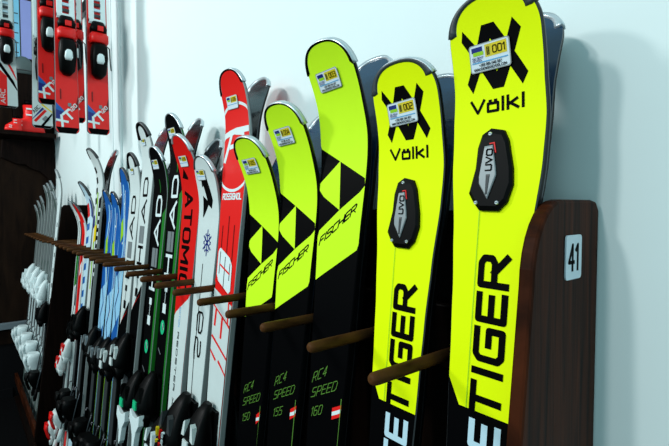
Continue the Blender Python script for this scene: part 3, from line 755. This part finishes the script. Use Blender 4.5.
hung(-2.30, .418, 1.785, 'red child ski hanging behind, seen between the two front red ones')
hung(-2.30, .322, 1.850, 'red child ski hanging behind, left of the two front red ones')
hung(-2.72, .350, 1.806, 'white, black and yellow ski hanging left of the red child skis', 'multi', .043)
hung(-2.95, .225, 1.930, 'red and white ski hanging farthest left at the picture edge', 'redwhite', .045)
# holder arms they hang from (rail fixed to the wall above the frame)
hr = empty('wall_ski_holder', (0, 0, 0)); tag(hr, 'steel wall holder with arms carrying the hanging child skis', 'ski holder')
mb = MB(); mb.box(-3.05, -2.0, .580, .5995, 2.50, 2.56, 'steel'); mb.build('wall_rail', hr, .003)
for X in (-2.058, -2.308, -2.728, -2.958):
    mb = MB(); mb.box(X - .026, X - .0065, .17, .58, 2.515, 2.54, 'steel'); mb.build('holder_arm', hr, .002)

# ------------------------------------------------------------------ far corner: partition, shelf, boots
def struct(mb, name, bevel=0.):
    o = mb.build(name, None, bevel); o['kind'] = 'structure'; return o
WY = .60
mb = MB(); mb.box(-4.4, 3.0, WY, WY + .12, 0, 3.2, 'wall_paint'); struct(mb, 'wall_right')
mb = MB(); mb.box(-5.2, 3.0, -3.0, WY + .12, -.06, 0, 'carpet'); struct(mb, 'floor')
mb = MB(); mb.box(-4.22, -4.10, -3.0, WY, .40, 3.2, 'partition_wood'); struct(mb, 'wall_far')
mb = MB(); mb.box(-4.22, -4.11, -3.0, WY, 0, .40, 'dark_wall'); struct(mb, 'wall_far_lower')
mb = MB(); mb.box(-4.10, -4.06, -3.0, .40, .515, .56, 'ledge_grey'); struct(mb, 'trim_2', .003)
mb = MB(); mb.box(-4.10, -4.085, -3.0, .295, 0, .07, 'dark_wall'); struct(mb, 'baseboard_far')
mb = MB(); mb.box(-2.42, -2.25, WY - .012, WY, 0, 3.2, 'trim_paint'); mb.box(-2.38, -2.36, WY - .016, WY - .012, 0, 3.2, 'trim_paint'); struct(mb, 'trim_1', .002)
sh = empty('wall_shelf', (0, 0, 0)); tag(sh, 'dark wooden shelf with curved bracket high on the brown partition', 'shelf')
mb = MB(); mb.box(-4.0995, -3.83, .24, .575, 1.90, 1.93, 'rack_wood_dark'); mb.build('shelf_board', sh, .003)
mb = MB(); mb.prism([(.27, 1.899), (.596, 1.899), (.596, 1.56), (.56, 1.56), (.545, 1.62), (.50, 1.665), (.44, 1.69), (.40, 1.72), (.36, 1.715), (.26, 1.76)], 'x', -4.099, -4.06, 'rack_wood_dark'); mb.build('bracket', sh, .004)
# display box with helmet
mb = MB(); mb.box(-4.095, -3.975, .335, .480, 1.931, 2.36, 'rack_wood_dark'); b_ = mb.build('display_box', None, .004); tag(b_, 'dark display box on the shelf under the grey helmet', 'box')
mb = MB(); R_ = []
for i in range(9):
    a = i / 8 * pi / 2; r = math.cos(a); zz = math.sin(a)
    R_.append([(-4.035 + .058 * max(r, .03) * math.cos(2 * pi * j / 24), .405 + .072 * max(r, .03) * math.sin(2 * pi * j / 24), 2.395 + .10 * zz) for j in range(24)])
R_.insert(0, [(-4.035 + .055 * math.cos(2 * pi * j / 24), .405 + .067 * math.sin(2 * pi * j / 24), 2.361) for j in range(24)])
mb.rings(R_, 'helmet_grey')
he = empty('helmet', (0, 0, 0)); tag(he, 'grey rounded helmet on top of the dark display box', 'helmet')
mb.build('shell', he)
mb = MB(); mb.tube([(-4.035 + .060 * math.cos(a * pi / 12), .405 + .074 * math.sin(a * pi / 12), 2.385) for a in range(25)], .004, 'dark_grey', 8); mb.build('rim', he)
mb = MB(); mb.box(-4.0995, -4.094, .345, .395, 2.50, 2.95, 'poster_blue'); mb.box(-4.0995, -4.094, .396, .402, 2.50, 2.95, 'dark_grey'); mb.box(-4.0995, -4.094, .403, .475, 2.50, 2.95, 'poster_lavender')
for k in range(5): mb.box(-4.094, -4.0935, .352, .388, 2.53 + .07 * k, 2.538 + .07 * k, 'dark_grey')
o = mb.build('poster'); tag(o, 'pale blue and lavender poster on the brown partition, top left', 'poster')
# red ski boots on the shelf
def boot(loc, rz, sc, label):
    e = empty('ski_boot', loc, (0, 0, rz)); tag(e, label, 'ski boot')
    mb = MB()
    secs = [(.0, .045, -.14, .13), (.012, .050, -.15, .14), (.05, .050, -.145, .13), (.085, .046, -.10, .125), (.12, .046, -.02, .125), (.17, .048, -.015, .13), (.23, .050, -.02, .135)]
    loft(mb, [(z * sc, w * sc, y0 * sc, y1 * sc, 0) for z, w, y0, y1 in secs], 'bright_red', 18, e=.8); mb.build('shell', e)
    mb = MB(); loft(mb, [(z * sc, w * sc, y0 * sc, y1 * sc, 0) for z, w, y0, y1 in ((.231, .040, -.005, .115), (.27, .043, -.012, .12))], 'black', 18, e=.8); mb.build('liner', e)
    for z in (.05, .085, .14, .19):
        mb = MB(); y = -.10 if z < .1 else -.02
        for sx in (-1, 1): mb.box(min(sx * .044, sx * .054) * sc, max(sx * .044, sx * .054) * sc, (y + .02) * sc, (y + .07) * sc, (z) * sc, (z + .012) * sc, 'white')
        mb.build('buckle', e)
boot((-3.93, .402, 1.932), 0, .84, 'red plastic ski boot on the shelf, next to the hanging white and black ski')
boot((-3.858, .325, 1.932), 0, .36, 'small red boot at the left end of the shelf')

# ------------------------------------------------------------------ light
def area(name, loc, target, size, power, col):
    l = bpy.data.lights.new(name, 'AREA'); l.shape = 'DISK'; l.size = size; l.energy = power; l.color = col
    o = bpy.data.objects.new(name, l); C.objects.link(o); o.location = loc
    o.rotation_euler = (Vector(target) - Vector(loc)).to_track_quat('-Z', 'Y').to_euler()
area('ceiling_lamp_near', (-.85, -2.05, 2.75), (-.9, .5, 1.5), .20, 20, (.98, 1., 1.))
area('ceiling_lamp_middle', (-.42, -2.3, 2.6), (-.8, .5, 1.5), .20, 19, (.98, 1., 1.))
area('ceiling_lamp_far', (-3.0, -1.8, 2.85), (-2.4, .5, 1.6), .5, 50, (.97, 1., 1.))
area('ceiling_lamp_room', (.9, -2.6, 2.9), (-.2, .5, 1.4), .9, 9, (.6, .96, 1.))
w = bpy.data.worlds.new('world'); bpy.context.scene.world = w; w.use_nodes = True
w.node_tree.nodes['Background'].inputs['Color'].default_value = (.56, .92, 1., 1)
w.node_tree.nodes['Background'].inputs['Strength'].default_value = .62

# ------------------------------------------------------------------ camera
f = 459.; hy = 205.; pitch = math.atan((223 - hy) / f); th1 = math.atan((334.5 + 45) / (f / math.cos(pitch)))
cam = bpy.data.cameras.new('camera'); co = bpy.data.objects.new('camera', cam); C.objects.link(co)
cam.sensor_width = 36; cam.lens = f / 669 * 36; cam.clip_start = .01
fw = Vector((-math.cos(th1) * math.cos(pitch), math.sin(th1) * math.cos(pitch), -math.sin(pitch)))
co.location = (0, 0, EYE); co.rotation_euler = fw.to_track_quat('-Z', 'Y').to_euler()
sc = bpy.context.scene; sc.camera = co
sc.view_settings.view_transform = 'Standard'; sc.view_settings.look = 'None'; sc.view_settings.gamma = 1
sc.view_settings.exposure = 0; sc.view_settings.use_curve_mapping = False
